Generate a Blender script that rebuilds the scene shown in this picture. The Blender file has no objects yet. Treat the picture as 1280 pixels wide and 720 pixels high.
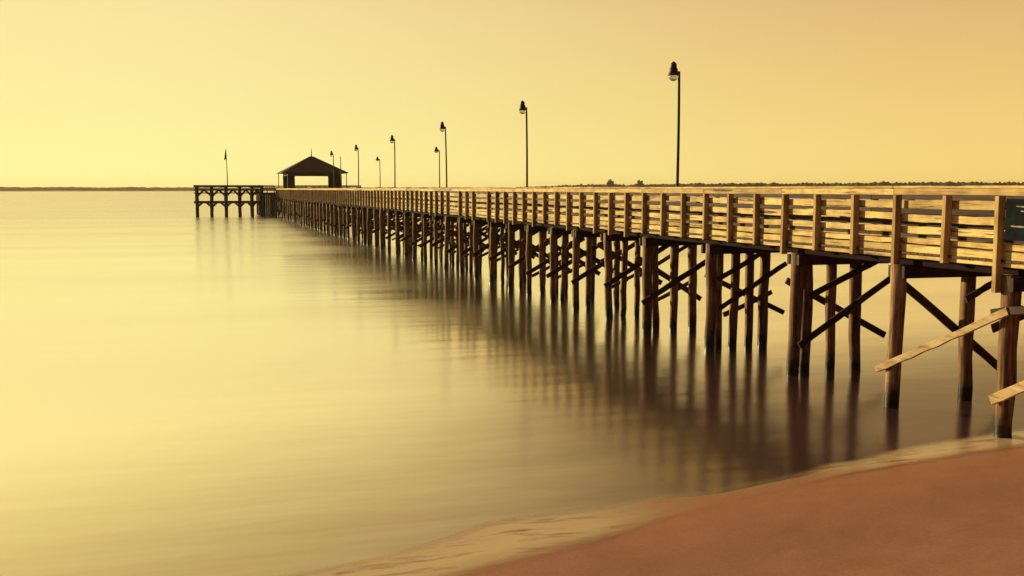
import bpy, math, random
from math import radians, sin, cos, tan, atan, atan2, sqrt, pi, hypot
from mathutils import Vector, Matrix, noise as mnoise
random.seed(11)
R = random.Random(5)
scene = bpy.context.scene
col = scene.collection

# ------------------------------------------------------------------ camera model
FPX = 1300.0
PITCH = atan(124 / 1300)
YAW = radians(17.35)
EYE = 4.35

def ray(px, py):
    u = px - 640; v = 360 - py
    fy = FPX * cos(PITCH) + v * sin(PITCH)
    z = v * cos(PITCH) - FPX * sin(PITCH)
    return Vector((u * cos(YAW) + fy * sin(YAW), -u * sin(YAW) + fy * cos(YAW), z))
def ground(px, py, h=0.0):          # photo pixel -> point on the level z = h
    r = ray(px, py); t = (h - EYE) / r.z
    return (r.x * t, r.y * t)
def at_x(px, py, X0):               # photo pixel -> point in the plane X = X0 (outer face of the pier)
    r = ray(px, py); t = X0 / r.x
    return Vector((X0, r.y * t, EYE + r.z * t))
def at_y(px, py, Y0):               # photo pixel -> point in the plane Y = Y0 (a pile bent)
    r = ray(px, py); t = Y0 / r.y
    return Vector((r.x * t, Y0, EYE + r.z * t))

# ------------------------------------------------------------------ helpers
def tag(o, label=None, cat=None, group=None, kind=None):
    if label: o['label'] = label
    if cat: o['category'] = cat
    if group: o['group'] = group
    if kind: o['kind'] = kind
    return o

def empty(name, loc=(0, 0, 0), rz=0, parent=None):
    o = bpy.data.objects.new(name, None)
    col.objects.link(o); o.location = loc; o.rotation_euler = (0, 0, rz)
    o.empty_display_size = 0.3
    if parent: o.parent = parent
    return o

class MB:
    def __init__(s): s.v = []; s.f = []; s.smooth = []
    def add(s, vs, fs, smooth=False):
        n = len(s.v); s.v += [tuple(v) for v in vs]
        s.f += [tuple(i + n for i in f) for f in fs]; s.smooth += [smooth] * len(fs)
    def bar(s, p0, p1, w, h, side=None, ch=0.012, twist=0.0):
        """chamfered timber from p0 to p1; w = width along 'side', h = the other way"""
        p0 = Vector(p0); p1 = Vector(p1); d = (p1 - p0).normalized()
        a = Vector(side) if side is not None else (Vector((0, 0, 1)) if abs(d.z) < .9 else Vector((1, 0, 0)))
        a = (a - d * a.dot(d)).normalized(); b = d.cross(a)
        ch = min(ch, w * .25, h * .25)
        prof = [(-w/2+ch, -h/2), (w/2-ch, -h/2), (w/2, -h/2+ch), (w/2, h/2-ch), (w/2-ch, h/2), (-w/2+ch, h/2), (-w/2, h/2-ch), (-w/2, -h/2+ch)]
        vs = []
        for k, p in enumerate((p0, p1)):
            t = twist * (k - .5); ct, st = cos(t), sin(t)
            for (x, y) in prof:
                X = x * ct - y * st; Y = x * st + y * ct
                vs.append(p + a * X + b * Y)
        fs = [(i, (i + 1) % 8, 8 + (i + 1) % 8, 8 + i) for i in range(8)]
        fs += [tuple(range(7, -1, -1)), tuple(range(8, 16))]
        s.add(vs, fs)
    def board(s, p0, p1, w, h, side, rnd, ragged=0.006, n=6, ch=0.006):
        """sawn board with worn, slightly uneven edges and a little bow"""
        p0 = Vector(p0); p1 = Vector(p1); d = (p1 - p0).normalized()
        a = Vector(side); a = (a - d * a.dot(d)).normalized(); b = d.cross(a)
        vs = []; bow = rnd.uniform(-.012, .012)
        for k in range(n + 1):
            t = k / n; p = p0.lerp(p1, t) + a * bow * 4 * t * (1 - t)
            e0 = rnd.uniform(-ragged, ragged); e1 = rnd.uniform(-ragged, ragged)
            for (x, y) in ((-w/2+ch+e0, -h/2), (w/2-ch+e1, -h/2), (w/2+e1, -h/2+ch), (w/2+e1, h/2-ch), (w/2-ch+e1, h/2), (-w/2+ch+e0, h/2), (-w/2+e0, h/2-ch), (-w/2+e0, -h/2+ch)):
                vs.append(p + a * x + b * y)
        fs = []
        for k in range(n):
            for i in range(8):
                fs.append((k*8+i, k*8+(i+1) % 8, (k+1)*8+(i+1) % 8, (k+1)*8+i))
        fs += [tuple(range(7, -1, -1)), tuple(range(n*8, n*8+8))]
        s.add(vs, fs)
    def tube(s, pts, rads, n=12, jit=0.0, rnd=None, smooth=True, cap=True):
        vs = []; pts = [Vector(p) for p in pts]
        for k, p in enumerate(pts):
            d = (pts[min(k+1, len(pts)-1)] - pts[max(k-1, 0)]).normalized()
            ref = Vector((1, 0, 0)) if abs(d.x) < .9 else Vector((0, 1, 0))
            a = (ref - d * ref.dot(d)).normalized(); b = d.cross(a)
            for i in range(n):
                t = 2 * pi * i / n
                r = rads[k] * (1 + (rnd.uniform(-jit, jit) if rnd else 0))
                vs.append(p + a * cos(t) * r + b * sin(t) * r)
        fs = [(k*n+i, k*n+(i+1) % n, (k+1)*n+(i+1) % n, (k+1)*n+i) for k in range(len(pts)-1) for i in range(n)]
        if cap: fs += [tuple(range(n-1, -1, -1)), tuple(range((len(pts)-1)*n, len(pts)*n))]
        s.add(vs, fs, smooth)
    def lathe(s, c, prof, n=16, smooth=True):
        c = Vector(c); vs = []
        for (r, z) in prof:
            for i in range(n):
                t = 2*pi*i/n; vs.append(c + Vector((r*cos(t), r*sin(t), z)))
        m = len(prof)
        fs = [(k*n+i, k*n+(i+1) % n, (k+1)*n+(i+1) % n, (k+1)*n+i) for k in range(m-1) for i in range(n)]
        fs += [tuple(range(n-1, -1, -1)), tuple(range((m-1)*n, m*n))]
        s.add(vs, fs, smooth)
    def build(s, name, mat, parent=None):
        me = bpy.data.meshes.new(name)
        if parent is not None and tuple(parent_world(parent)) != (0, 0, 0):
            o0 = parent_world(parent)
            me.from_pydata([(v[0]-o0[0], v[1]-o0[1], v[2]-o0[2]) for v in s.v], [], s.f)
        else:
            me.from_pydata(s.v, [], s.f)
        me.polygons.foreach_set('use_smooth', s.smooth); me.update()
        o = bpy.data.objects.new(name, me); col.objects.link(o)
        if mat: me.materials.append(mat)
        if parent: o.parent = parent
        return o
def parent_world(p):
    v = Vector((0, 0, 0))
    while p is not None:
        v = v + Vector(p.location); p = p.parent
    return v

# ------------------------------------------------------------------ materials
def newmat(name):
    m = bpy.data.materials.new(name); m.use_nodes = True
    nt = m.node_tree; b = nt.nodes['Principled BSDF']
    return m, nt, b
def N(nt, t, **kw):
    n = nt.nodes.new(t)
    for k, v in kw.items():
        if k.startswith('i_'):
            key = k[2:]; key = int(key) if key.isdigit() else key.replace('_', ' ')
            n.inputs[key].default_value = v
        else: setattr(n, k, v)
    return n
def ramp(nt, fac, stops):
    r = nt.nodes.new('ShaderNodeValToRGB'); cr = r.color_ramp
    while len(cr.elements) < len(stops): cr.elements.new(.5)
    for e, (p, c) in zip(cr.elements, stops):
        e.position = p; e.color = (c[0], c[1], c[2], 1)
    nt.links.new(fac, r.inputs[0]); return r
def mixc(nt, a, b, fac, mode='MIX'):
    m = nt.nodes.new('ShaderNodeMix'); m.data_type = 'RGBA'; m.blend_type = mode
    for sock, val in ((m.inputs[6], a), (m.inputs[7], b), (m.inputs[0], fac)):
        if hasattr(val, 'links'): nt.links.new(val, sock)
        else: sock.default_value = (*val, 1) if isinstance(val, tuple) else val
    return m.outputs[2]

def wood(name, grain, light, mid, dark, knots=0.35, rough=.75, tide=False, bump=.5, blot=0):
    """weathered timber; grain = scale vector, small along the fibres"""
    m, nt, b = newmat(name); L = nt.links.new
    tc = N(nt, 'ShaderNodeTexCoord'); geo = N(nt, 'ShaderNodeNewGeometry'); oi = N(nt, 'ShaderNodeObjectInfo')
    mp = N(nt, 'ShaderNodeMapping'); mp.inputs['Scale'].default_value = grain
    off = N(nt, 'ShaderNodeMath', operation='ADD'); L(geo.outputs['Random Per Island'], off.inputs[0]); L(oi.outputs['Random'], off.inputs[1])
    mul = N(nt, 'ShaderNodeMath', operation='MULTIPLY', i_1=37.0); L(off.outputs[0], mul.inputs[0])
    cb = N(nt, 'ShaderNodeCombineXYZ'); [L(mul.outputs[0], cb.inputs[i]) for i in range(3)]
    ad = N(nt, 'ShaderNodeVectorMath', operation='ADD'); L(tc.outputs['Object'], ad.inputs[0]); L(cb.outputs[0], ad.inputs[1])
    L(ad.outputs[0], mp.inputs['Vector'])
    n1 = N(nt, 'ShaderNodeTexNoise', i_Scale=1.0, i_Detail=7.0, i_Roughness=.65, i_Distortion=.4); L(mp.outputs[0], n1.inputs['Vector'])
    n2 = N(nt, 'ShaderNodeTexNoise', i_Scale=2.3, i_Detail=3.0, i_Roughness=.5); L(ad.outputs[0], n2.inputs['Vector'])
    n3 = N(nt, 'ShaderNodeTexVoronoi', i_Scale=.23); L(mp.outputs[0], n3.inputs['Vector'])
    r1 = ramp(nt, n1.outputs[0], [(.3, dark), (.47, mid), (.66, light)])
    r2 = ramp(nt, n2.outputs[0], [(.33, (.62, .52, .45)), (.6, (1, 1, 1))])
    c = mixc(nt, r1.outputs[0], r2.outputs[0], .8, 'MULTIPLY')
    # per-board tone
    fr = N(nt, 'ShaderNodeMath', operation='FRACT'); L(off.outputs[0], fr.inputs[0])
    r3 = ramp(nt, fr.outputs[0], [(0, (.62, .56, .5)), (.45, (.95, .92, .9)), (1, (1.1, 1.12, 1.05))])
    c = mixc(nt, c, r3.outputs[0], 1.0, 'MULTIPLY')
    if knots:
        rk = ramp(nt, n3.outputs['Distance'], [(.05, (1, 1, 1)), (.12, (0, 0, 0))])
        km = N(nt, 'ShaderNodeMath', operation='MULTIPLY', i_1=knots); L(rk.outputs[0], km.inputs[0])
        c = mixc(nt, c, tuple(x * .25 for x in dark), km.outputs[0])
    if blot:
        m5 = N(nt, 'ShaderNodeMapping'); m5.inputs['Scale'].default_value = tuple(.28 * q for q in grain); L(ad.outputs[0], m5.inputs['Vector'])
        n5 = N(nt, 'ShaderNodeTexNoise', i_Scale=1.6, i_Detail=5.0, i_Roughness=.6); L(m5.outputs[0], n5.inputs['Vector'])
        r5 = ramp(nt, n5.outputs[0], [(.60, (0, 0, 0)), (.645, (1, 1, 1))])
        k5 = N(nt, 'ShaderNodeMath', operation='MULTIPLY', i_1=blot); L(r5.outputs[0], k5.inputs[0])
        c = mixc(nt, c, (.035, .018, .022), k5.outputs[0])
    if tide:
        sp = N(nt, 'ShaderNodeSeparateXYZ'); L(geo.outputs['Position'], sp.inputs[0])
        nz = N(nt, 'ShaderNodeTexNoise', i_Scale=5.0, i_Detail=4.0); L(geo.outputs['Position'], nz.inputs['Vector'])
        ma = N(nt, 'ShaderNodeMath', operation='MULTIPLY_ADD', i_1=.5, i_2=0.0); L(nz.outputs[0], ma.inputs[0]); L(sp.outputs[2], ma.inputs[2])
        rt = ramp(nt, ma.outputs[0], [(.45, (1, 1, 1)), (.8, (0, 0, 0))])
        c = mixc(nt, c, (.028, .018, .02), rt.outputs[0])
        rr = N(nt, 'ShaderNodeMapRange'); L(rt.outputs[0], rr.inputs[0]); rr.inputs[3].default_value = rough; rr.inputs[4].default_value = .35
        L(rr.outputs[0], b.inputs['Roughness'])
    else: b.inputs['Roughness'].default_value = rough
    b.inputs['Specular IOR Level'].default_value = .18
    L(c, b.inputs['Base Color'])
    bp = N(nt, 'ShaderNodeBump', i_Strength=bump, i_Distance=.012); L(n1.outputs[0], bp.inputs['Height']); L(bp.outputs[0], b.inputs['Normal'])
    b.inputs['Specular IOR Level'].default_value = .3
    return m

LT, MD, DK = (.96, .80, .40), (.84, .65, .29), (.24, .12, .08)
M_boardF = wood('painted_shade_wood', (24, 1.1, 24), (.11, .058, .055), (.065, .034, .038), (.03, .015, .02), knots=.6)  # far railing boards: shade of the near railing put into the wood colour
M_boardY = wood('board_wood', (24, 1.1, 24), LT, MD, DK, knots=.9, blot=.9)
M_postZ = wood('post_wood', (24, 24, 1.1), (.72, .55, .28), (.56, .40, .20), (.28, .17, .10), knots=.3, blot=.35)
PL, PM, PD = (.72, .50, .27), (.30, .18, .12), (.05, .024, .038)
M_pile = wood('piling_wood', (16, 16, .8), PL, PM, PD, knots=0, tide=True, bump=.9)
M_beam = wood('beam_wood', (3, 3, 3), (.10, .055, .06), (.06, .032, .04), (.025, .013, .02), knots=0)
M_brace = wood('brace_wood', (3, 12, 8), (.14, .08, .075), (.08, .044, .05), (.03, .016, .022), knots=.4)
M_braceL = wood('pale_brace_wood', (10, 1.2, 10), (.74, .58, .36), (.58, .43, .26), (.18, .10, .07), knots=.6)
M_deck = wood('deck_wood', (1.2, 12, 12), (.15, .09, .08), (.09, .05, .05), (.04, .02, .025), knots=.3)
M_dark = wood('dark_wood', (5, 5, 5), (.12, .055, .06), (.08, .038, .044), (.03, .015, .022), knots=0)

def plain(name, c, rough=.5, metal=0., spread=.25, scale=8):
    m, nt, b = newmat(name)
    tc = N(nt, 'ShaderNodeTexCoord'); n = N(nt, 'ShaderNodeTexNoise', i_Scale=float(scale), i_Detail=5.0)
    nt.links.new(tc.outputs['Object'], n.inputs['Vector'])
    r = ramp(nt, n.outputs[0], [(.3, tuple(x * (1 - spread) for x in c)), (.7, tuple(x * (1 + spread) for x in c))])
    nt.links.new(r.outputs[0], b.inputs['Base Color'])
    b.inputs['Roughness'].default_value = rough; b.inputs['Metallic'].default_value = metal
    return m
M_tar = plain('tarred_timber', (.022, .012, .016), .9)
M_tar.node_tree.nodes['Principled BSDF'].inputs['Specular IOR Level'].default_value = .08
M_pole = plain('weathered_pole', (.10, .05, .035), .7)
M_hood = plain('lamp_metal', (.05, .04, .045), .5)
M_box = plain('box_metal', (.05, .04, .045), .6)
M_panel = plain('teal_panel', (.006, .013, .018), .8, spread=.5, scale=5)
M_panel.node_tree.nodes['Principled BSDF'].inputs['Specular IOR Level'].default_value = .05
M_scuff = plain('scuffed_paint', (.32, .24, .18), .7)
M_roof = plain('roof_shingle', (.11, .05, .05), .9)
M_flag = plain('flag_cloth', (.12, .07, .05), .8)
M_leaf = plain('leaf', (.055, .05, .025), .8, scale=.5)
M_trunk = plain('bark', (.09, .06, .04), .9)
M_wood_far = plain('far_foliage', (.045, .02, .022), .9, scale=.02)
M_land = plain('far_land', (.16, .10, .06), .9, scale=.01)
mg, ntg, bg = newmat('lamp_glass')
bg.inputs['Base Color'].default_value = (.85, .8, .7, 1); bg.inputs['Roughness'].default_value = .15
bg.inputs['Transmission Weight'].default_value = .85; bg.inputs['IOR'].default_value = 1.3
M_glass = mg

# ------------------------------------------------------------------ world and sun
SUN_AZ = radians(-37)      # measured from +Y, negative = towards -X (left of the frame)
SUN_EL = radians(9.5)
w = bpy.data.worlds.new('World'); scene.world = w; w.use_nodes = True
nt = w.node_tree; L = nt.links.new
bgd = nt.nodes['Background']; bgd.inputs['Strength'].default_value = .1
sky = N(nt, 'ShaderNodeTexSky', sky_type='NISHITA'); sky.sun_disc = False
sky.sun_elevation = SUN_EL; sky.sun_rotation = SUN_AZ; sky.air_density = 2.0; sky.dust_density = 5.0
tc = N(nt, 'ShaderNodeTexCoord')
nrm = N(nt, 'ShaderNodeVectorMath', operation='NORMALIZE'); L(tc.outputs['Generated'], nrm.inputs[0])
sp = N(nt, 'ShaderNodeSeparateXYZ'); L(nrm.outputs[0], sp.inputs[0])
S = 1.0
rl = ramp(nt, sp.outputs[2], [(0, (1.12, 1.03, .40)), (.06, (1.02, .93, .38)), (.17, (.975, .81, .36)), (.24, (1.06, .86, .33)), (.35, (1.14, .82, .27)), (.6, (.5, .33, .16)), (1, (.24, .16, .10))])
rr_ = ramp(nt, sp.outputs[2], [(0, (1.04, .74, .22)), (.06, (.95, .66, .21)), (.17, (.76, .475, .185)), (.35, (.42, .22, .10)), (.7, (.22, .14, .09)), (1, (.2, .13, .09))])
zz_ = N(nt, 'ShaderNodeMath', operation='SUBTRACT', i_1=.16, use_clamp=True); L(sp.outputs[2], zz_.inputs[0])
zx = N(nt, 'ShaderNodeMath', operation='MULTIPLY_ADD', i_1=1.5); L(zz_.outputs[0], zx.inputs[0]); L(sp.outputs[0], zx.inputs[2])
mr = N(nt, 'ShaderNodeMapRange', interpolation_type='SMOOTHSTEP'); L(zx.outputs[0], mr.inputs[0])
mr.inputs[1].default_value = -.10; mr.inputs[2].default_value = .78
g = mixc(nt, rl.outputs[0], rr_.outputs[0], mr.outputs[0])
mb_ = N(nt, 'ShaderNodeMapRange', interpolation_type='SMOOTHSTEP'); L(sp.outputs[1], mb_.inputs[0])
mb_.inputs[1].default_value = -.1; mb_.inputs[2].default_value = .5; mb_.inputs[3].default_value = .0; mb_.inputs[4].default_value = 1.0
gz = mixc(nt, (.050, .026, .060), g, mb_.outputs[0])
sc2 = N(nt, 'ShaderNodeVectorMath', operation='SCALE'); L(gz, sc2.inputs[0]); sc2.inputs['Scale'].default_value = 10.0
warm = mixc(nt, sky.outputs[0], (1.0, .72, .36), 1.0, 'MULTIPLY')
fin = mixc(nt, sc2.outputs[0], warm, .06)
L(fin, bgd.inputs['Color'])

sl = bpy.data.lights.new('sun', 'SUN'); sl.energy = 5.0; sl.angle = radians(.6); sl.color = (1, .79, .37)
so = bpy.data.objects.new('sun', sl); col.objects.link(so)
sd = Vector((sin(SUN_AZ) * cos(SUN_EL), cos(SUN_AZ) * cos(SUN_EL), sin(SUN_EL)))
so.rotation_euler = sd.to_track_quat('Z', 'Y').to_euler(); so.location = sd * 50

# ------------------------------------------------------------------ shoreline
U = [ground(*p) for p in [(400, 718), (498, 695), (568, 673), (611, 656), (654, 648), (724, 644), (775, 636), (822, 624), (900, 617), (960, 604), (1010, 594), (1041, 583), (1081, 579), (1127, 567), (1170, 558), (1212, 551), (1249, 545), (1280, 541)]]
Lw = [ground(*p) for p in [(430, 760), (603, 720), (666, 706), (732, 689), (790, 667), (841, 650), (900, 634), (1026, 600), (1081, 590), (1127, 583), (1176, 577), (1225, 568), (1280, 561)]]
shore = [(-4000, -900), (-400, -60), (-60, 1.5), (-15, 8.6), (-4, 10.4)] + U + [(20, 15.6), (45, 16.5), (150, 10), (600, -30), (4000, -200)]
def sdist(x, y):
    best = 1e18; sg = 1
    for (a, b) in zip(shore[:-1], shore[1:]):
        dx, dy = b[0]-a[0], b[1]-a[1]; t = ((x-a[0])*dx + (y-a[1])*dy) / (dx*dx+dy*dy)
        t = 0 if t < 0 else 1 if t > 1 else t
        qx, qy = x-a[0]-t*dx, y-a[1]-t*dy; d = qx*qx+qy*qy
        if d < best: best = d; sg = -1 if (dx*qy - dy*qx) > 0 else 1
    return sqrt(best) * sg         # positive on the sand
def height(x, y):
    d = sdist(x, y)
    if d < 0: return max(-3.0, .05 * d)
    h = .035 * d + .012 * d * d
    h = h if h < 1.6 else 1.6 + min(1.2, (h - 1.6) * .03)
    h += .011 * min(1, d / 2) * mnoise.noise(Vector((x * .7, y * .7, 0))) + .006 * min(1, d) * mnoise.noise(Vector((x * 3.1, y * 3.1, 4)))
    return h
def axis(c0, c1, fine, far):
    a = []; x = c0
    while x <= c1: a.append(x); x += fine
    s = fine; x = a[-1]
    while x < far: s *= 1.35; x += s; a.append(min(x, far))
    s = fine; x = c0; lo = []
    while x > -far: s *= 1.35; x -= s; lo.append(max(x, -far))
    return lo[::-1] + a
xs = axis(-2, 19, .14, 3200); ys = axis(3, 17, .14, 3200)
vs = [(x, y, height(x, y)) for y in ys for x in xs]
nx = len(xs)
fs = [(j*nx+i, j*nx+i+1, (j+1)*nx+i+1, (j+1)*nx+i) for j in range(len(ys)-1) for i in range(nx-1)]
me = bpy.data.meshes.new('beach_sand'); me.from_pydata(vs, [], fs)
me.polygons.foreach_set('use_smooth', [True] * len(fs))
at = me.attributes.new('shore_dist', 'FLOAT', 'POINT')
at.data.foreach_set('value', [sdist(v[0], v[1]) for v in vs])
sand = bpy.data.objects.new('beach_sand', me); col.objects.link(sand); tag(sand, kind='structure')
m, nt, b = newmat('sand'); L = nt.links.new
ge = N(nt, 'ShaderNodeNewGeometry'); att = N(nt, 'ShaderNodeAttribute', attribute_name='shore_dist')
n1 = N(nt, 'ShaderNodeTexNoise', i_Scale=1.3, i_Detail=6.0, i_Roughness=.6); L(ge.outputs['Position'], n1.inputs['Vector'])
n2 = N(nt, 'ShaderNodeTexNoise', i_Scale=160.0, i_Detail=3.0); L(ge.outputs['Position'], n2.inputs['Vector'])
r1 = ramp(nt, n1.outputs[0], [(.3, (.42, .19, .12)), (.7, (.47, .22, .145))])
r2 = ramp(nt, n2.outputs[0], [(.3, (.82, .82, .82)), (.7, (1.1, 1.1, 1.1))])
c = mixc(nt, r1.outputs[0], r2.outputs[0], 1., 'MULTIPLY')
nd = N(nt, 'ShaderNodeMath', operation='MULTIPLY_ADD', i_1=1.2); L(n1.outputs[0], nd.inputs[0]); L(att.outputs['Fac'], nd.inputs[2])
wet = N(nt, 'ShaderNodeMapRange', interpolation_type='SMOOTHSTEP'); L(nd.outputs[0], wet.inputs[0])
wet.inputs[1].default_value = 1.0; wet.inputs[2].default_value = 3.2; wet.inputs[3].default_value = 1; wet.inputs[4].default_value = 0
n4 = N(nt, 'ShaderNodeTexNoise', i_Scale=22.0, i_Detail=6.0, i_Roughness=.7); L(ge.outputs['Position'], n4.inputs['Vector'])
c = mixc(nt, c, (.60, .265, .165), wet.outputs[0])
r4 = ramp(nt, n4.outputs[0], [(.3, (.84, .84, .86)), (.7, (1.1, 1.1, 1.08))])
c = mixc(nt, c, r4.outputs[0], 1., 'MULTIPLY')
L(c, b.inputs['Base Color'])
rg = N(nt, 'ShaderNodeMapRange'); L(wet.outputs[0], rg.inputs[0]); rg.inputs[3].default_value = .85; rg.inputs[4].default_value = .42
L(rg.outputs[0], b.inputs['Roughness'])
b.inputs['Specular IOR Level'].default_value = .35
bp = N(nt, 'ShaderNodeBump', i_Strength=.25, i_Distance=.01); L(n2.outputs[0], bp.inputs['Height'])
bp2 = N(nt, 'ShaderNodeBump', i_Strength=.15, i_Distance=.05); L(n1.outputs[0], bp2.inputs['Height']); L(bp.outputs[0], bp2.inputs['Normal']); L(bp2.outputs[0], b.inputs['Normal'])
me.materials.append(m)

# ------------------------------------------------------------------ water
wx = axis(-12, 30, .6, 3200); wy = axis(6, 40, .6, 3200); wy = [v for v in wy if v > -420]
me = bpy.data.meshes.new('sea_water'); q = len(wx)
me.from_pydata([(x, y, 0) for y in wy for x in wx], [], [(j*q+i, j*q+i+1, (j+1)*q+i+1, (j+1)*q+i) for j in range(len(wy)-1) for i in range(q-1)])
at = me.attributes.new('shore_dist', 'FLOAT', 'POINT'); at.data.foreach_set('value', [-sdist(x, y) for y in wy for x in wx])
wat = bpy.data.objects.new('sea_water', me); col.objects.link(wat); tag(wat, kind='structure')
m, nt, b = newmat('sea_water'); L = nt.links.new
ge = N(nt, 'ShaderNodeNewGeometry'); att = N(nt, 'ShaderNodeAttribute', attribute_name='shore_dist')
mp = N(nt, 'ShaderNodeMapping'); mp.inputs['Scale'].default_value = (.22, .9, 1); mp.inputs['Rotation'].default_value = (0, 0, radians(12)); L(ge.outputs['Position'], mp.inputs['Vector'])
w1 = N(nt, 'ShaderNodeTexNoise', i_Scale=.8, i_Detail=3.0, i_Roughness=.5); L(mp.outputs[0], w1.inputs['Vector'])
w2 = N(nt, 'ShaderNodeTexNoise', i_Scale=.12, i_Detail=2.0); L(mp.outputs[0], w2.inputs['Vector'])
w3 = N(nt, 'ShaderNodeTexNoise', i_Scale=1.1, i_Detail=4.0, i_Distortion=.5); L(mp.outputs[0], w3.inputs['Vector'])
rg = N(nt, 'ShaderNodeMapRange'); L(w2.outputs[0], rg.inputs[0]); rg.inputs[1].default_value = .35; rg.inputs[2].default_value = .65; rg.inputs[3].default_value = .125; rg.inputs[4].default_value = .19
bp = N(nt, 'ShaderNodeBump', i_Strength=.28, i_Distance=.05); L(w1.outputs[0], bp.inputs['Height'])
# clear film over silty water: reflectance climbs towards grazing angles, silt shows in the shallows
lw = N(nt, 'ShaderNodeLayerWeight', i_Blend=.5)
rf = ramp(nt, lw.outputs['Facing'], [(0, (.25,)*3), (.5, (.55,)*3), (.66, (.88,)*3), (.78, (1,)*3), (.95, (1,)*3)])
sh = N(nt, 'ShaderNodeMath', operation='MULTIPLY_ADD', i_1=3.0, i_2=-1.5); L(w3.outputs[0], sh.inputs[0])
sh2 = N(nt, 'ShaderNodeMath', operation='ADD'); L(sh.outputs[0], sh2.inputs[0]); L(att.outputs['Fac'], sh2.inputs[1])
sm = N(nt, 'ShaderNodeMapRange', interpolation_type='SMOOTHSTEP'); L(sh2.outputs[0], sm.inputs[0])
sm.inputs[1].default_value = -.5; sm.inputs[2].default_value = 9; sm.inputs[3].default_value = .74; sm.inputs[4].default_value = 1
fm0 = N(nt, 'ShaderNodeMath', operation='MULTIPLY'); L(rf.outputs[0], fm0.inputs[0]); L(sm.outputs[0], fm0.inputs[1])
# pier's shadow painted into the water: reflectance lowered around and beside the pilings
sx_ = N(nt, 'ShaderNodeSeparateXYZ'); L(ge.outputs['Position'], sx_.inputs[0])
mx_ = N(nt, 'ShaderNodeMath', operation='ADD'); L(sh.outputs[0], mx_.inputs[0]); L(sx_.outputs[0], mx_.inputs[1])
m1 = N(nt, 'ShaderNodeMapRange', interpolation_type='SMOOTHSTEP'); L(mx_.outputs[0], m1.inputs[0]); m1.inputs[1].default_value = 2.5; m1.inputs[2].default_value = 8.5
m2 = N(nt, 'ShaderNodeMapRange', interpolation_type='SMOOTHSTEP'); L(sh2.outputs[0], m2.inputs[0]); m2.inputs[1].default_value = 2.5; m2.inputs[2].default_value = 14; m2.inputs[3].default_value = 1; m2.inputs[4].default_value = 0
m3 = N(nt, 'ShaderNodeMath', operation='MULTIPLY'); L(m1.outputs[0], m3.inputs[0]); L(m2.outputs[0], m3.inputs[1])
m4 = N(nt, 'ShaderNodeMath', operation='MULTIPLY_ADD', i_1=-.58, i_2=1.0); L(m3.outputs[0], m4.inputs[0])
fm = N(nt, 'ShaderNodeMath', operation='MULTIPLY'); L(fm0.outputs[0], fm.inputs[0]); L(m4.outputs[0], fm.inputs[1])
b.inputs['Base Color'].default_value = (.082, .034, .044, 1); b.inputs['Roughness'].default_value = .6; b.inputs['Specular IOR Level'].default_value = 0
gl = N(nt, 'ShaderNodeBsdfGlossy'); gl.inputs['Color'].default_value = (1, 1, .93, 1)
fr_ = N(nt, 'ShaderNodeMapRange'); L(att.outputs['Fac'], fr_.inputs[0]); fr_.inputs[1].default_value = 25; fr_.inputs[2].default_value = 160; fr_.inputs[3].default_value = 0; fr_.inputs[4].default_value = .13
ra = N(nt, 'ShaderNodeMath', operation='ADD'); L(rg.outputs[0], ra.inputs[0]); L(fr_.outputs[0], ra.inputs[1])
L(ra.outputs[0], gl.inputs['Roughness']); L(bp.outputs[0], gl.inputs['Normal'])
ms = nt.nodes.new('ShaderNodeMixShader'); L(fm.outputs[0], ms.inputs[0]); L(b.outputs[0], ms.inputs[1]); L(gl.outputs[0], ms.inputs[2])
L(ms.outputs[0], nt.nodes['Material Output'].inputs['Surface'])
me.materials.append(m)

# swash foam between the water edge and the dry sand
def resample(pl, n):
    seg = [hypot(b[0]-a[0], b[1]-a[1]) for a, b in zip(pl, pl[1:])]; T = sum(seg); out = []
    for k in range(n):
        d = T * k / (n - 1); i = 0
        while i < len(seg)-1 and d > seg[i]: d -= seg[i]; i += 1
        t = min(1, d / seg[i]); a, b_ = pl[i], pl[i+1]
        out.append((a[0]+(b_[0]-a[0])*t, a[1]+(b_[1]-a[1])*t))
    return out
extL = [(-60, 1.2), (-15, 8.3), (-4, 10.1)]; extR = [(20, 15.4), (45, 16.3)]
nn = 420
A = resample([(-60, 1.6), (-15, 8.75), (-4, 10.55)] + U + [(20, 15.75), (45, 16.65)], nn)
B = resample([(-60, .9), (-15, 7.9), (-4, 9.7)] + Lw + [(20, 15.0), (45, 15.9)], nn)
vs = []; ed = []; am = []; K = 12
def amount(x):
    pts = [(-60, .9), (4.9, 1), (6.0, .45), (7.0, .12), (8.6, .2), (9.6, .8), (11, 1), (60, 1)]
    for (a, u), (b_, v) in zip(pts, pts[1:]):
        if x <= b_: return u + (v - u) * max(0, x - a) / (b_ - a)
    return 1
A = [(x, y + .22) for x, y in A]; B = [(x, y - .06) for x, y in B]
for i in range(nn):
    wob = .07 * mnoise.noise(Vector((i * .11, 0, 0)))
    for k in range(K + 1):
        t = k / K; x = A[i][0] + (B[i][0]-A[i][0]) * t; y = A[i][1] + (B[i][1]-A[i][1]) * t + wob * (1 if k else .6)
        vs.append((x, y, max(height(x, y), 0) + .012)); ed.append(t); am.append(amount(x))
fs = [(i*(K+1)+k, i*(K+1)+k+1, (i+1)*(K+1)+k+1, (i+1)*(K+1)+k) for i in range(nn-1) for k in range(K)]
me = bpy.data.meshes.new('swash_foam'); me.from_pydata(vs, [], fs)
me.polygons.foreach_set('use_smooth', [True] * len(fs))
at = me.attributes.new('across', 'FLOAT', 'POINT'); at.data.foreach_set('value', ed)
at = me.attributes.new('amount', 'FLOAT', 'POINT'); at.data.foreach_set('value', am)
foam = bpy.data.objects.new('swash_foam', me); col.objects.link(foam); tag(foam, kind='stuff')
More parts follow.
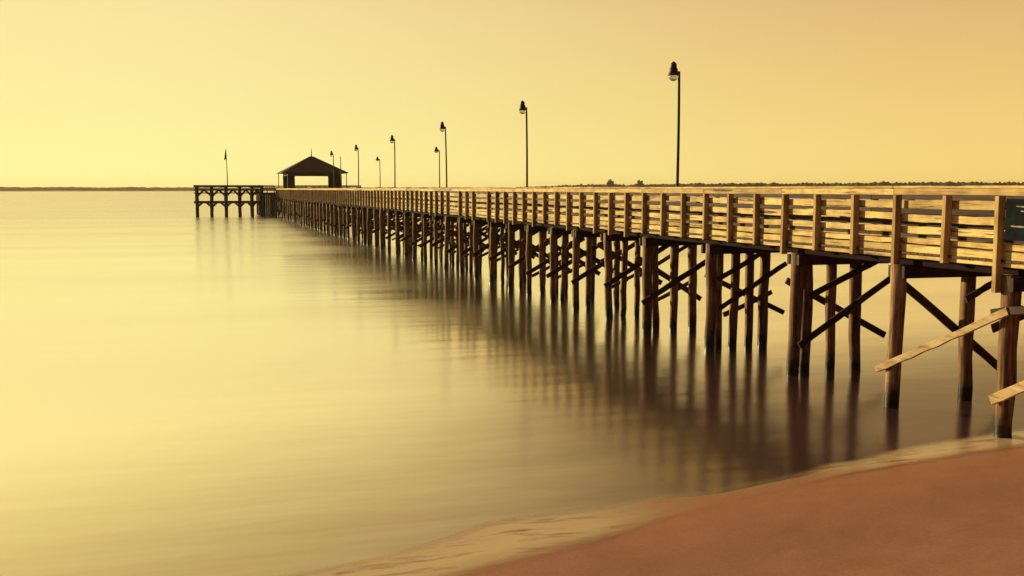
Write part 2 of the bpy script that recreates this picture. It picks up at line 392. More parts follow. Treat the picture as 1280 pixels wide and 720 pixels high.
foam['label'] = 'pale film of sea foam along the waterline'
m, nt, b = newmat('foam'); L = nt.links.new
ge = N(nt, 'ShaderNodeNewGeometry'); att = N(nt, 'ShaderNodeAttribute', attribute_name='across')
mp = N(nt, 'ShaderNodeMapping'); mp.inputs['Scale'].default_value = (.5, 1.9, 1); mp.inputs['Rotation'].default_value = (0, 0, radians(-13)); L(ge.outputs['Position'], mp.inputs['Vector'])
n1 = N(nt, 'ShaderNodeTexNoise', i_Scale=2.2, i_Detail=6.0, i_Roughness=.6, i_Distortion=.6); L(mp.outputs[0], n1.inputs['Vector'])
re = ramp(nt, att.outputs['Fac'], [(0, (0, 0, 0)), (.2, (.85,)*3), (.6, (.9,)*3), (.8, (.7,)*3), (1, (0, 0, 0))])
rn = ramp(nt, n1.outputs[0], [(.28, (.3, .3, .3)), (.48, (1, 1, 1))])
al = N(nt, 'ShaderNodeMath', operation='MULTIPLY'); L(re.outputs[0], al.inputs[0]); L(rn.outputs[0], al.inputs[1])
at2 = N(nt, 'ShaderNodeAttribute', attribute_name='amount'); al2 = N(nt, 'ShaderNodeMath', operation='MULTIPLY'); L(al.outputs[0], al2.inputs[0]); L(at2.outputs['Fac'], al2.inputs[1]); L(al2.outputs[0], b.inputs['Alpha'])
b.inputs['Base Color'].default_value = (.97, .74, .44, 1); b.inputs['Roughness'].default_value = .24; b.inputs['IOR'].default_value = 1.6
me.materials.append(m)

# ------------------------------------------------------------------ the long pier
XN, XF = 13.4, 15.95            # outer faces of near and far railing
Y0, Y1 = 8.1, 167.4
pier = empty('timber_pier', (0, 0, 0))
tag(pier, 'long weathered timber pier on rows of leaning pilings running out over the water', 'pier')

# bents: [Y]
bents = [11.6, 14.57, 17.4, 21.1, 25.4, 29.5, 32.7, 35.5, 38.1, 41.0]
y = 43.7
while y < Y1 - 1: bents.append(y); y += 2.8 + R.uniform(-.15, .15)
def pile_pts(x, y, zt, zb, lean_x, lean_y, r, rnd, wob=.026):
    pts = []; rad = []; n = 7
    for k in range(n + 1):
        t = k / n; z = zt + (zb - zt) * t
        pts.append((x + lean_x * (zt - z) + rnd.uniform(-wob, wob), y + lean_y * (zt - z) + rnd.uniform(-wob, wob), z))
        rad.append(r * .93 * (1.04 - .14 * t) * rnd.uniform(.96, 1.04))
    return pts, rad
def add_pile(mb, x, y, zt, zb, lx, ly, r, rnd, n=14):
    p, q = pile_pts(x, y, zt, zb, lx, ly, r, rnd); mb.tube(p, q, n=n, jit=.025, rnd=rnd)
special = {   # per bent: (x, lean_x, lean_y, radius, dy)
    14.57: [(13.62, -.01, 0, .17, 0), (15.2, .0, 0, .15, 0), (16.1, .02, .0, .14, .05)],
    17.4: [(13.52, -.055, -.03, .165, 0), (15.22, .02, .0, .155, 0.05)],
    21.1: [(13.55, -.012, 0, .165, 0), (13.86, .0, .01, .15, .05), (14.55, .015, 0, .13, .1), (15.12, .03, 0, .15, .0)],
    25.4: [(13.6, .0, 0, .16, -.05), (13.95, .015, 0, .13, .2), (14.42, -.02, 0, .13, .05), (14.88, .0, 0, .13, .1), (15.3, -.01, 0, .15, 0)],
    29.5: [(13.6, .01, 0, .17, 0), (13.95, .03, 0, .14, .25), (14.55, .0, 0, .14, .0), (15.15, .02, 0, .15, 0)],
}
far_piles = MB(); n_ind = 0; nearp = []
for bi, by in enumerate(bents):
    rnd = random.Random(100 + bi)
    be = empty('pile_bent', (14.6, by, 0), parent=pier)
    be.name = 'pile_bent'
    if by in special: pl = special[by]
    else:
        pl = [(13.58 + rnd.uniform(-.05, .05), rnd.uniform(-.035, .035), rnd.uniform(-.025, .025), rnd.uniform(.125, .15), 0),
              (14.05 + rnd.uniform(-.15, .3), rnd.uniform(-.03, .03), rnd.uniform(-.02, .02), rnd.uniform(.10, .12), rnd.uniform(-.1, .3)),
              (15.2 + rnd.uniform(-.12, .12), rnd.uniform(-.03, .03), 0, rnd.uniform(.115, .135), 0)]
        if rnd.random() < .75: pl.append((14.65 + rnd.uniform(-.1, .1), rnd.uniform(-.03, .03), 0, .105, rnd.uniform(-.1, .1)))
    for (x, lx, ly, r, dy) in pl:
        zt = 2.86 if x < 13.7 else 2.74
        if n_ind < 96:
            m_ = MB(); add_pile(m_, x, by + dy, zt, -1.6, lx, ly, r, rnd); m_.build('piling', M_pile, be); n_ind += 1
        else:
            add_pile(far_piles, x, by + dy, zt, -1.6, lx, ly, r, rnd, n=8)
    # cap beams, one each side of the piles
    for sy in (-1, 1):
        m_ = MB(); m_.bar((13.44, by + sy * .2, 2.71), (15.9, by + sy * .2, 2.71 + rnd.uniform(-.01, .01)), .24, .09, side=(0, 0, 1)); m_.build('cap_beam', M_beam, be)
    # cross braces on the seaward and shoreward faces
    if by == 17.4:
        br = [((13.55, 2.62), (16.35, .55), .25, .17), ((14.94, 2.13), (15.95, 2.62), -.24, .13)]
    elif by == 14.57:
        br = [((13.5, 1.9), (15.9, 2.7), .25, .15), ((13.6, 2.3), (16, .8), -.25, .15)]
    elif by == 21.1:
        br = [((13.45, 2.2), (16.25, .78), .27, .16), ((13.75, 1.86), (15.9, 2.8), -.24, .14), ((13.5, .72), (16.3, 2.44), -.26, .15)]
    elif by == 25.4:
        br = [((13.6, 2.0), (16.1, .85), .27, .14), ((13.7, 1.9), (15.3, 2.75), -.25, .13), ((13.75, 1.1), (15.8, 2.3), -.26, .13), ((14.2, .85), (15.7, 1.45), .3, .13)]
    else:
        a = rnd.uniform(-.15, .15)
        br = [((13.35, 2.35 + a), (16.1 + rnd.uniform(-.55, -.25), .95 + a), .26, .165), ((13.35 + rnd.uniform(-.15, .2), .95 + a), (15.9, 2.4 + a), -.26, .165)]
        br.append(((13.5, 1.75 + a), (15.4, 2.7), .32, .12))
        if rnd.random() < .5: br.append(((13.8, .8 + a), (15.5, 1.6 + a), .36, .12))
    for (p, q, dy, wd) in br:
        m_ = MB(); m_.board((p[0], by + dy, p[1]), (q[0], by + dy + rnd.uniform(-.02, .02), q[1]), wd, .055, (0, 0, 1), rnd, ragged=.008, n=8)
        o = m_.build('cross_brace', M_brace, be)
if far_piles.v:
    o = far_piles.build('distant_pilings', M_pile, pier); o['kind'] = 'stuff'; o['label'] = 'pilings of the far end of the pier'

# loose pale braces nailed along the outer face of the pilings
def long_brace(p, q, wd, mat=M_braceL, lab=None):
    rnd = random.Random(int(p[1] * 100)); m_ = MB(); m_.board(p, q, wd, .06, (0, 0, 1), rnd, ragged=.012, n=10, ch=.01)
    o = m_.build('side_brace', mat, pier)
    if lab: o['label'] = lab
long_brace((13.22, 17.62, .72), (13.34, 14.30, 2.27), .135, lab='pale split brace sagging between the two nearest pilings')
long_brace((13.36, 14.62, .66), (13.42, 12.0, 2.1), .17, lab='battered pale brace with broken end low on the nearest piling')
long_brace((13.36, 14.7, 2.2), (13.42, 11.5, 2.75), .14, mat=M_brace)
# bolts where timbers meet
bm_ = MB()
for by in bents[:12]:
    for z in (2.72,):
        bm_.lathe((13.6, by - .262, z), [(.03, -.01), (.03, .01)], 8)
# stringers under the deck
for xx in (13.74, 14.25, 15.0, 15.8):
    m_ = MB(); m_.bar((xx, Y0, 2.94), (xx, Y1, 2.94), .20, .10, side=(0, 0, 1)); m_.build('stringer', M_tar, pier)
# deck planks across the pier, with gaps
m_ = MB(); y = Y0; rnd = random.Random(3)
while y < Y1:
    stp = .2 if y < 60 else .6
    m_.bar((XN + .05, y, 3.10 + rnd.uniform(-.004, .004)), (XF - .05, y, 3.10), stp - .015, .045, side=(0, 1, 0), ch=.004); y += stp
m_.build('deck', M_deck, pier)

# railings
posts = [14.69, 16.02, 17.43, 18.78, 20.17, 21.49, 22.75, 24.06, 25.39, 26.71]
posts = [9.35, 10.7, 12.03, 13.36] + posts
y = 28.04
while y < Y1 - .3: posts.append(y); y += 1.33
skip = [48.2, 53.3]
def railing(name_label, near):
    X = XN if near else XF; s = 1 if near else -1       # s points inwards
    rail = empty('railing', (X, Y0, 3.2), parent=pier); rail['label'] = name_label
    farb = MB(); farp = MB(); npost = 0; nb = 0
    lim_p, lim_b = (64, 66) if near else (34, 32)
    for i, py in enumerate(posts):
        rnd = random.Random(500 + i + (0 if near else 900))
        if any(abs(py - q) < .66 for q in skip) and near: continue
        zb = 2.98 if rnd.random() < .7 else 2.82
        if near and abs(py - 14.69) < .01: zb = 2.55
        if near and abs(py - 17.43) < .01: zb = 2.7
        tgt = MB() if npost < lim_p else farp
        tx = rnd.uniform(-.02, .02)
        tgt.bar((X + s * .03, py, zb), (X + s * .03 + tx * .5, py + rnd.uniform(-.012, .012), 4.225), .145, .105, side=(1, 0, 0), ch=.008)
        if npost < lim_p: tgt.build('rail_post', M_postZ, rail)
        npost += 1
    # boards behind the posts, 3 bays each
    span = 3
    starts = list(range(0, len(posts) - 1, span))
    for bi, i in enumerate(starts):
        ya = posts[i]; yb = posts[min(i + span, len(posts) - 1)]
        rnd = random.Random(70 + bi + (0 if near else 333))
        rows = [(4.05, .155), (3.80, .15), (3.555, .14), (3.33, .11)] if near else [(4.165, .13), (3.84, .15), (3.57, .14), (3.30, .15)]
        for (z, wd) in rows:
            zz = z + rnd.uniform(-.012, .012); dz = rnd.uniform(-.012, .012)
            tgt = MB() if nb < lim_b else farb
            tgt.board((X + s * .125, ya + .012, zz), (X + s * .125, yb - .012 - (rnd.uniform(0, .1) if rnd.random() < .2 else 0), zz + dz), wd * rnd.uniform(.9, 1.05), .036, (0, 0, 1), rnd, ragged=.009, n=12)
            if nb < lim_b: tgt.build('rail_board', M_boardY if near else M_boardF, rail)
            nb += 1
        # cap rail: a flat board and a face board under it
        m_ = MB(); dz = rnd.uniform(-.006, .006)
        m_.board((X + s * .045, ya + .004, 4.385 + dz), (X + s * .045, yb - .004, 4.385 + dz), .26, .045, (1, 0, 0), rnd, ragged=.004, n=8)
        m_.board((X - s * .045, ya + .006, 4.293 + dz), (X - s * .045, yb - .006, 4.293 + dz), .13, .04, (0, 0, 1), rnd, ragged=.004, n=8)
        m_.build('handrail', M_boardY, rail)
        m_ = MB()
        m_.board((X - s * .0 + s * .0, ya + .006, 3.125), (X, yb - .006, 3.125 + rnd.uniform(-.006, .006)), .265, .045, (0, 0, 1), rnd, ragged=.006, n=10)
        # kept behind the posts: shifted in by one board
        m_.v = [(v[0] + s * .125, v[1], v[2]) for v in m_.v]
        m_.build('fascia_board', M_boardY, rail)
    if farb.v:
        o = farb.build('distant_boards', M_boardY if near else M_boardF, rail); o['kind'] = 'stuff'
    if farp.v:
        o = farp.build('distant_posts', M_postZ, rail); o['kind'] = 'stuff'
railing('sunlit railing on the near side of the pier', True)
railing('far side railing seen through the gaps', False)

# dark panel fixed to the railing at the right edge
sg = empty('notice_board', (13.28, 13.8, 3.5))
tag(sg, 'dark teal scuffed board fixed outside the railing beyond the nearest post', 'board')
m_ = MB(); m_.bar((13.345, 14.44, 3.83), (13.345, 13.45, 3.83), .70, .04, side=(0, 0, 1), ch=.006); m_.build('panel', M_panel, sg)
m_ = MB(); rnd = random.Random(8)
for z, ya, yb, wd in ((4.06, 14.2, 13.75, .02), (3.98, 14.1, 13.6, .018), (3.72, 14.3, 13.7, .025), (3.62, 14.0, 13.5, .015)):
    m_.board((13.318, ya, z), (13.318, yb, z - .01), wd, .008, (0, 0, 1), rnd, ragged=.004, n=6, ch=.001)
m_.build('paint_scuff', M_scuff, sg)

# ------------------------------------------------------------------ lamps
def copy_tree(o, parent=None):
    c = o.copy(); col.objects.link(c); c.parent = parent
    for ch in o.children: copy_tree(ch, c)
    return c
def make_lamp():
    r = empty('lamp_post', (0, 0, 0))
    rnd = random.Random(77)
    m_ = MB(); pts = []; rad = []
    for k in range(13):
        t = k / 12; z = -.75 + t * 5.85
        pts.append((.03 * sin(t * 3.1) - .0 * t, .012 * sin(t * 5), z)); rad.append(.056 - .012 * t)
    m_.tube(pts, rad, 12, smooth=True); m_.build('pole', M_pole, r)
    m_ = MB(); m_.tube([(.0, 0, 5.0), (-.08, -.0, 5.08), (-.2, 0, 5.12)], [.035, .035, .035], 10)
    m_.lathe((0, 0, 5.06), [(.05, 0), (.055, .05), (.03, .075)], 12); m_.build('bracket', M_hood, r)
    m_ = MB(); m_.lathe((-.2, 0, 4.98), [(.205, 0), (.19, .03), (.165, .10), (.145, .18), (.14, .24), (.11, .26), (.105, .37), (.085, .42), (.045, .45), (.04, .47), (.0, .475)], 20)
    m_.build('lamp_hood', M_hood, r)
    m_ = MB(); m_.lathe((-.2, 0, 4.8), [(.03, 0), (.09, .02), (.14, .07), (.17, .13), (.175, .178)], 20); m_.build('lamp_glass', M_glass, r)
    m_ = MB(); m_.bar((-.0, -.16, -.08), (.0, -.16, .62), .30, .2, side=(1, 0, 0), ch=.015); m_.bar((0, -.162, .64), (0, -.162, .66), .34, .24, side=(1, 0, 0), ch=.004)
    o = m_.build('meter_box', M_box, r)
    return r
lamp = make_lamp()
LAB = ['tallest lamp post, closest to the beach, rising over the near end of the pier',
       'second lamp post out from the beach, with a slightly bent pole',
       'third lamp post out from the beach, beside a thinner distant lamp',
       'fourth lamp post out from the beach, standing right of a short distant lamp',
       'fifth lamp post out from the beach, beside the low dark box',
       'sixth lamp post, its head showing just right of the pavilion roof']
for i, (lx, ly, rz, sc) in enumerate([(843, 32.47, 0, 1), (655, 48.93, .15, 1), (555, 65.48, .1, 1), (490, 83.1, -.1, 1), (445, 101.6, .1, 1), (415, 119.0, 0, 1)]):
    o = lamp if i == 0 else copy_tree(lamp)
    o.location = (16.05, ly, 3.18); o.rotation_euler = ((0, .006, -.008, .01, -.006, .008)[i], (.004, -.01, -.012, .008, .01, -.008)[i], rz)
    tag(o, LAB[i], 'lamp post', 'lamp posts along the pier')
def far_lamp(x, y, lab):
    o = empty('piling_lamp')
    rnd = random.Random(int(y))
    m_ = MB(); m_.tube([(0, 0, -1.5), (.02, 0, 1.5), (0, 0, 3.9)], [.2, .18, .15], 12, jit=.03, rnd=rnd); m_.build('piling', M_pile, o)
    m_ = MB(); m_.tube([(.0, .14, 2.6), (.02, .13, 5.5), (.0, .12, 8.1)], [.06, .055, .045], 10); m_.build('pole', M_pole, o)
    m_ = MB(); m_.tube([(0, .12, 8.0), (-.15, .12, 8.12), (-.3, .12, 8.1)], [.04, .04, .04], 8); m_.build('bracket', M_hood, o)
    m_ = MB(); m_.lathe((-.3, .12, 7.96), [(.26, 0), (.22, .06), (.17, .2), (.13, .3), (.1, .42), (.03, .46)], 16); m_.build('lamp_hood', M_hood, o)
    m_ = MB(); m_.lathe((-.3, .12, 7.83), [(.03, 0), (.14, .04), (.2, .125)], 16); m_.build('lamp_glass', M_glass, o)
    o.location = (x, y, 0)
    tag(o, lab, 'lamp post', 'thin lamps on pilings behind the pier')
far_lamp(23.7, 99.5, 'thin distant lamp on a piling, left of the third pier lamp')
far_lamp(23.7, 132.2, 'thin short distant lamp between the fourth and fifth pier lamps')
# bare mast near the pavilion
p = at_y(425.7, 197, 160)
mast = empty('thin_mast'); tag(mast, 'bare thin mast just right of the pavilion roof', 'mast')
m_ = MB(); m_.tube([(0, 0, -1), (0, 0, 5), (0, 0, p.z)], [.13, .08, .05], 8); m_.build('pole', M_pole, mast)
m_ = MB(); m_.lathe((0, 0, p.z), [(.05, 0), (.09, .06), (.05, .14)], 10); m_.build('finial', M_hood, mast); mast.location = (p.x, 160, 0)

# dark box beside the fifth lamp
bx = empty('deck_locker', (15.75, 99.2, 3.12)); tag(bx, 'low dark box with a lid standing on the pier beside the fifth lamp', 'box')
m_ = MB(); m_.bar((0+15.62, 98.2, 3.76), (15.62, 102.0 - .4, 3.76), 1.24, .5, side=(0, 0, 1)); m_.build('body', M_box, bx)
m_ = MB(); m_.bar((15.62, 98.1, 4.44), (15.62, 101.7, 4.44), .10, .6, side=(0, 0, 1)); m_.build('lid', M_box, bx)

# ------------------------------------------------------------------ pier head with pavilion
TY = 168.0; HZ = 3.8
hd = empty('pier_head', (11.4, TY, 0)); tag(hd, 'broad platform at the far end of the pier carrying the pavilion', 'platform')
rnd = random.Random(21)
for ix in range(7):
    for iy in range(4):
        x = 11.6 + ix * 2.45; yy = TY + .2 + iy * 4.6
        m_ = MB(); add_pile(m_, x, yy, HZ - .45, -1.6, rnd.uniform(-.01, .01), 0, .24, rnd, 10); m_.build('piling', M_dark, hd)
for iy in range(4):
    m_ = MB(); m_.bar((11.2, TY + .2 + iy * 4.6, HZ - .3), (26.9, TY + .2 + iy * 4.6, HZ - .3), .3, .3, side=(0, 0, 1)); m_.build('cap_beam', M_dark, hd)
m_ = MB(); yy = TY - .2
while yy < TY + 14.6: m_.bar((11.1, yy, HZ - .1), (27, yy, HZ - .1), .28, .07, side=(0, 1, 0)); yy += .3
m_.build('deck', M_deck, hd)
def hrail(x0, y0, x1, y1):
    n = max(1, round(hypot(x1-x0, y1-y0) / 2.0))
    rr2 = empty('railing', (x0, y0, HZ), parent=hd); rr2.location = (x0 - 11.4, y0 - TY, HZ)
    m_ = MB()
    for k in range(n + 1):
        t = k / n; m_.bar((x0+(x1-x0)*t, y0+(y1-y0)*t, HZ - .5), (x0+(x1-x0)*t, y0+(y1-y0)*t, HZ + 1.0), .14, .14, side=(1, 0, 0))
    m_.build('rail_post', M_dark, rr2)
    m_ = MB()
    for z in (.35, .62, .88): m_.bar((x0, y0, HZ + z), (x1, y1, HZ + z), .14, .05, side=(0, 0, 1))
    m_.build('rail_board', M_dark, rr2)
    m_ = MB(); m_.bar((x0, y0, HZ + 1.06), (x1, y1, HZ + 1.06), .09, .24, side=(0, 0, 1)); m_.build('handrail', M_dark, rr2)
hrail(11.3, TY - .1, 13.3, TY - .1); hrail(16.1, TY - .1, 26.9, TY - .1); hrail(11.3, TY - .1, 11.3, TY + 14.4); hrail(26.9, TY - .1, 26.9, TY + 14.4); hrail(11.3, TY + 14.4, 26.9, TY + 14.4)
m_ = MB(); rnd = random.Random(4); x = 11.2
while x < 13.7:
    m_.bar((x, TY - .02, rnd.uniform(-.6, -.4)), (x, TY - .02, HZ - .16), .285, .05, side=(1, 0, 0)); x += .3
m_.build('skirt_board', M_dark, hd)
# short ramp joining the pier deck with the head
m_ = MB(); m_.bar((14.67, 165.8, 3.15), (14.67, TY + .1, HZ - .06), 2.3, .06, side=(1, 0, 0)); m_.build('ramp', M_deck, hd)

pv = empty('pavilion', (19.78, TY + 5.2, HZ - .06)); tag(pv, 'dark open sided pavilion with a low hipped roof at the end of the pier', 'pavilion')
cx, cy = 19.78, TY + 5.2
m_ = MB()
hw = 5.2
e = 6.95; ap = 9.62
m_.add([(cx-hw, cy-hw, e), (cx+hw, cy-hw, e), (cx+hw, cy+hw, e), (cx-hw, cy+hw, e), (cx-.3, cy, ap), (cx+.3, cy, ap),
        (cx-hw, cy-hw, e-.12), (cx+hw, cy-hw, e-.12), (cx+hw, cy+hw, e-.12), (cx-hw, cy+hw, e-.12)],
       [(0, 1, 5, 4), (1, 2, 5), (2, 3, 4, 5), (3, 0, 4), (0, 6, 7, 1), (1, 7, 8, 2), (2, 8, 9, 3), (3, 9, 6, 0), (9, 8, 7, 6)])
ro = m_.build('roof', M_roof, pv)
m_ = MB(); m_.tube([(cx, cy, ap - .1), (cx, cy, ap + .7), (cx, cy, ap + 1.3)], [.09, .05, .03], 8); m_.build('finial', M_roof, ro)
bw = 4.15
for (xa, ya, xb, yb) in ((-bw, -bw, bw, -bw), (bw, -bw, bw, bw), (bw, bw, -bw, bw), (-bw, bw, -bw, -bw)):
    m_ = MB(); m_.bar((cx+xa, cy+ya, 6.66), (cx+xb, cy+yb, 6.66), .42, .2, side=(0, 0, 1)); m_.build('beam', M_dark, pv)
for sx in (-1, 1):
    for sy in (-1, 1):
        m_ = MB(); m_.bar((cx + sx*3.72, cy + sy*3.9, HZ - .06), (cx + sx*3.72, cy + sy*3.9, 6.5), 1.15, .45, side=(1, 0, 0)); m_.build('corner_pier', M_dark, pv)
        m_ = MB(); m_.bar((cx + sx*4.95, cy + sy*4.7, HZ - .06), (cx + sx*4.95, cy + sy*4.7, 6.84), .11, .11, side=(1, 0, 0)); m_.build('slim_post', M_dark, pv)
# bench rows inside so the floor is not bare
# ------------------------------------------------------------------ lower landing to the left of the head
dk = empty('landing_dock', (6, TY, 0)); tag(dk, 'open timber landing dock left of the pavilion on six thick posts', 'dock')
px6 = [246.2, 264.7, 282.5, 300, 315, 327.5]
X6 = [at_y(q, 255, TY).x for q in px6]
for k, x in enumerate(X6):
    rnd = random.Random(900 + k); m_ = MB(); add_pile(m_, x, TY, 4.9, -1.6, rnd.uniform(-.01, .01), 0, .30, rnd, 12); m_.build('piling', M_dark, dk)
    rnd = random.Random(950 + k); m_ = MB(); add_pile(m_, x + .1, TY + 3.0, 4.7, -1.6, rnd.uniform(-.01, .01), 0, .22, rnd, 12); m_.build('piling', M_dark, dk)
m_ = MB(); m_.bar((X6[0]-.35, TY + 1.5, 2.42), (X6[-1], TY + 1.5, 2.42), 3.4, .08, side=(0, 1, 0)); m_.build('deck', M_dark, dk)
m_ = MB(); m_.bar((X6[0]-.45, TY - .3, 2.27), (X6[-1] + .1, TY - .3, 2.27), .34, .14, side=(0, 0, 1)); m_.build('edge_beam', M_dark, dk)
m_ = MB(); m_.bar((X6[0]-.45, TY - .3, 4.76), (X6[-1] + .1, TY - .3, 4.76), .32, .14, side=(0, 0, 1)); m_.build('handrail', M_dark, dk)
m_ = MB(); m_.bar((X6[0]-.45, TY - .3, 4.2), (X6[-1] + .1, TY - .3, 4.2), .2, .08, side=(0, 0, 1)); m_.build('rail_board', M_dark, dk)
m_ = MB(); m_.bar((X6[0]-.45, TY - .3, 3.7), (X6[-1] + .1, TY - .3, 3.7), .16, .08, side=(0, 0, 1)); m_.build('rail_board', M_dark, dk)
for k in range(5):
    xa, xb = X6[k], X6[k+1]; rnd = random.Random(k)
    for (p, q) in (((xa, 3.1), (xa + (xb-xa)*.55, 4.3)), ((xb, 3.2), (xa + (xb-xa)*.45, 4.3)), ((xa, 1.5), (xa+(xb-xa)*.35, 2.2)), ((xb, 1.5), (xb-(xb-xa)*.35, 2.2))):
        m_ = MB(); m_.board((p[0], TY - .36, p[1]), (q[0], TY - .36, q[1]), .3, .07, (0, 0, 1), rnd); m_.build('knee_brace', M_dark, dk)
fl = at_y(282.5, 186, TY + 1.0)
fp = empty('flagpole', (fl.x, TY + 1.0, 2.46)); tag(fp, 'thin flagpole with a limp dark pennant above the landing dock', 'flagpole')
m_ = MB(); m_.tube([(fl.x, TY+1, 2.46), (fl.x + .1, TY+1, 6), (fl.x - .02, TY+1, fl.z)], [.09, .07, .04], 8); m_.build('pole', M_pole, fp)
m_ = MB(); n = 8; vs = []
for k in range(n + 1):
    t = k / n; z = fl.z - .15 - 1.5 * t; wd = .07 + .28 * t * (1 - t * .25)
    for th in (-.03, .03): vs += [(fl.x - .03, TY + 1 + th, z), (fl.x - .03 - wd, TY + 1 + th + .08 * sin(t * 7), z - .1)]
fs = []
for k in range(n):
    a = k * 4; b_ = a + 4
    fs += [(a, a+1, b_+1, b_), (a+2, b_+2, b_+3, a+3), (a+1, a+3, b_+3, b_+1), (a, b_, b_+2, a+2)]
fs += [(0, 2, 3, 1), (n*4, n*4+1, n*4+3, n*4+2)]
m_.add(vs, fs, True); m_.build('pennant', M_flag, fp)

# ------------------------------------------------------------------ far shore
def az_of(px):
    r = ray(px, 236); return atan2(r.x, r.y)
# control: photo x, distance, land height
ctl = [(-700, 1950, 7), (0, 1950, 8), (243, 1950, 7.4), (450, 1950, 7.6), (640, 1700, 7.6), (700, 1150, 8.9), (740, 1100, 9.8), (850, 1050, 10.4), (1000, 1080, 11.3), (1280, 1100, 12.2), (2100, 1100, 12)]
cz = [(az_of(a), d, h) for a, d, h in ctl]
def lerp_ctl(az):
    if az <= cz[0][0]: return cz[0][1:]
    for a, b_ in zip(cz, cz[1:]):
        if az <= b_[0]:
            t = (az - a[0]) / (b_[0] - a[0]); return a[1] + (b_[1]-a[1])*t, a[2] + (b_[2]-a[2])*t
    return cz[-1][1:]
vs = []; azs = []; az = cz[0][0]
while az < cz[-1][0]: azs.append(az); az += .004
for az in azs:
    D, H = lerp_ctl(az); s_, c_ = sin(az), cos(az); nzv = mnoise.noise(Vector((az * 60, 0, 0)))
    for (dd, z) in ((-12, -.6), (0, .4), (40, 1.6 + .5 * nzv), (250, 2.2), (500, 2.0), (560, -1)):
        vs.append(((D+dd)*s_, (D+dd)*c_, z))
fs = [(i*6+k, (i+1)*6+k, (i+1)*6+k+1, i*6+k+1) for i in range(len(azs)-1) for k in range(5)]
me = bpy.data.meshes.new('far_shore'); me.from_pydata(vs, [], fs); me.materials.append(M_land)
o = bpy.data.objects.new('far_shore', me); col.objects.link(o); tag(o, kind='structure')
# woods on it
m_ = MB(); rnd = random.Random(31)
ICO = []
import bmesh
bm = bmesh.new(); bmesh.ops.create_icosphere(bm, subdivisions=2, radius=1.0); ICO_V = [v.co.copy() for v in bm.verts]; ICO_F = [tuple(v.index for v in f.verts) for f in bm.faces]; bm.free()
bm = bmesh.new(); bmesh.ops.create_icosphere(bm, subdivisions=1, radius=1.0); IC1_V = [v.co.copy() for v in bm.verts]; IC1_F = [tuple(v.index for v in f.verts) for f in bm.faces]; bm.free()
az = cz[0][0]
while az < cz[-1][0]:
    D, H = lerp_ctl(az)
    hh = H * (1 + 0.12 * mnoise.noise(Vector((az * 35, 3, 0))) + .10 * mnoise.noise(Vector((az * 140, 7, 0))))
    for q in range(3):
        d = D + 45 + rnd.uniform(0, 140); w_ = rnd.choice((4, 7, 11, 17)) * rnd.uniform(.8, 1.2); h_ = hh * rnd.uniform(.9, 1.0)
        vs = [Vector((d*sin(az) + v.x*w_*rnd.uniform(.85, 1.15), d*cos(az) + v.y*w_, h_*.45 + v.z*h_*.55*rnd.uniform(.9, 1.1))) for v in IC1_V]
        m_.add(vs, IC1_F)
    az += 4 / D
o = m_.build('distant_woods', M_wood_far); tag(o, 'low dark belt of distant woods on the far shore', kind='stuff')

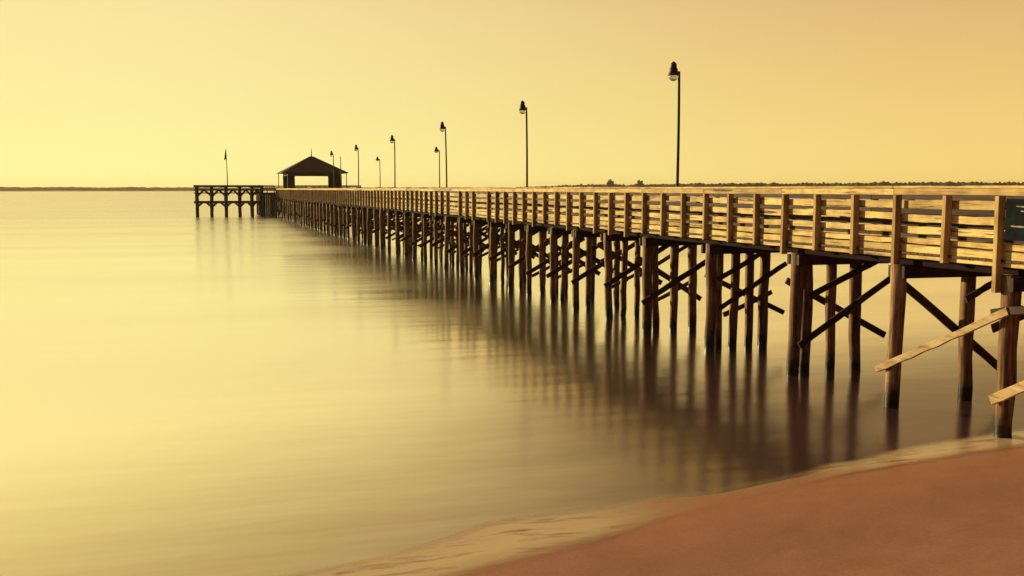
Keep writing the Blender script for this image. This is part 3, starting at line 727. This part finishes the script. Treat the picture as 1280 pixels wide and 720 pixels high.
def shore_tree(px, ytop, D, cw, lab, seed):
    rnd = random.Random(seed); az = az_of(px); x, y = D*sin(az), D*cos(az)
    ppm = FPX / D * cos(az - YAW) ** -1
    top = EYE + (236 - ytop) / (FPX / (D * cos(az - YAW)))
    t = empty('shore_tree', (x, y, 1.0)); tag(t, lab, 'tree', 'trees standing out on the far shore')
    m_ = MB(); m_.tube([(x, y, .6), (x+.3, y, top*.4), (x-.2, y, top*.75)], [.6, .45, .2], 9)
    for k in range(6):
        a = k * 1.05; m_.tube([(x, y, top*(.35+.05*k)), (x+cos(a)*cw*.3, y+sin(a)*cw*.3, top*(.5+.05*k))], [.22, .08], 6)
    m_.build('trunk', M_trunk, t)
    m_ = MB()
    for k in range(2600):
        while True:
            v = Vector((rnd.uniform(-1, 1), rnd.uniform(-1, 1), rnd.uniform(-1, 1)))
            if v.length < 1: break
        nv = mnoise.noise(v * 2.2 + Vector((seed, 0, 0)))
        if v.length > .82 + .4 * nv: continue
        c = Vector((x + v.x*cw, y + v.y*cw, top*.62 + v.z*top*.4)); s_ = rnd.uniform(.35, .7)
        a = Vector((rnd.gauss(0, 1), rnd.gauss(0, 1), rnd.gauss(0, 1))).normalized(); b_ = a.orthogonal().normalized(); 
        e_ = a.cross(b_)
        m_.add([c - b_*s_, c + e_*s_*.6, c + b_*s_, c - e_*s_*.6], [(0, 1, 2, 3)])
    m_.build('crown', M_leaf, t)
shore_tree(763, 224, 1040, 4.2, 'round dark tree on the far shore, left one of the pair', 1)
shore_tree(800, 225, 1040, 4.2, 'round dark tree on the far shore, right one nearer the tallest lamp', 2)

# ------------------------------------------------------------------ air
m_ = MB()
a, t_, lo = 3300, 22, -4.2
m_.add([(-a, -a, lo), (a, -a, lo), (a, a, lo), (-a, a, lo), (-a, -a, t_), (a, -a, t_), (a, a, t_), (-a, a, t_)],
       [(3, 2, 1, 0), (4, 5, 6, 7), (0, 1, 5, 4), (1, 2, 6, 5), (2, 3, 7, 6), (3, 0, 4, 7)])
hz = m_.build('haze', None); tag(hz, kind='stuff'); hz.display_type = 'WIRE'
mh = bpy.data.materials.new('haze'); mh.use_nodes = True; nt = mh.node_tree; nt.nodes.clear()
out = nt.nodes.new('ShaderNodeOutputMaterial'); pvn = nt.nodes.new('ShaderNodeVolumePrincipled')
pvn.inputs['Color'].default_value = (1, .84, .55, 1); pvn.inputs['Density'].default_value = .00013; pvn.inputs['Anisotropy'].default_value = .3
nt.links.new(pvn.outputs[0], out.inputs['Volume']); hz.data.materials.append(mh)

# ------------------------------------------------------------------ camera and render settings
cd = bpy.data.cameras.new('camera'); co = bpy.data.objects.new('camera', cd); col.objects.link(co)
cd.sensor_width = 36; cd.lens = FPX / 1280 * 36; cd.clip_start = .1; cd.clip_end = 12000
co.location = (0, 0, EYE); co.rotation_euler = (pi/2 - PITCH, 0, -YAW)
scene.camera = co
scene.render.engine = 'CYCLES'
cy_ = scene.cycles
cy_.use_denoising = True
try: cy_.denoiser = 'OPENIMAGEDENOISE'
except Exception: pass
cy_.max_bounces = 6; cy_.diffuse_bounces = 3; cy_.glossy_bounces = 3; cy_.volume_bounces = 0; cy_.transparent_max_bounces = 12
cy_.sample_clamp_indirect = 6
cy_.caustics_reflective = False; cy_.caustics_refractive = False
scene.view_settings.view_transform = 'Standard'; scene.view_settings.look = 'None'
scene.view_settings.exposure = 0; scene.view_settings.gamma = 1
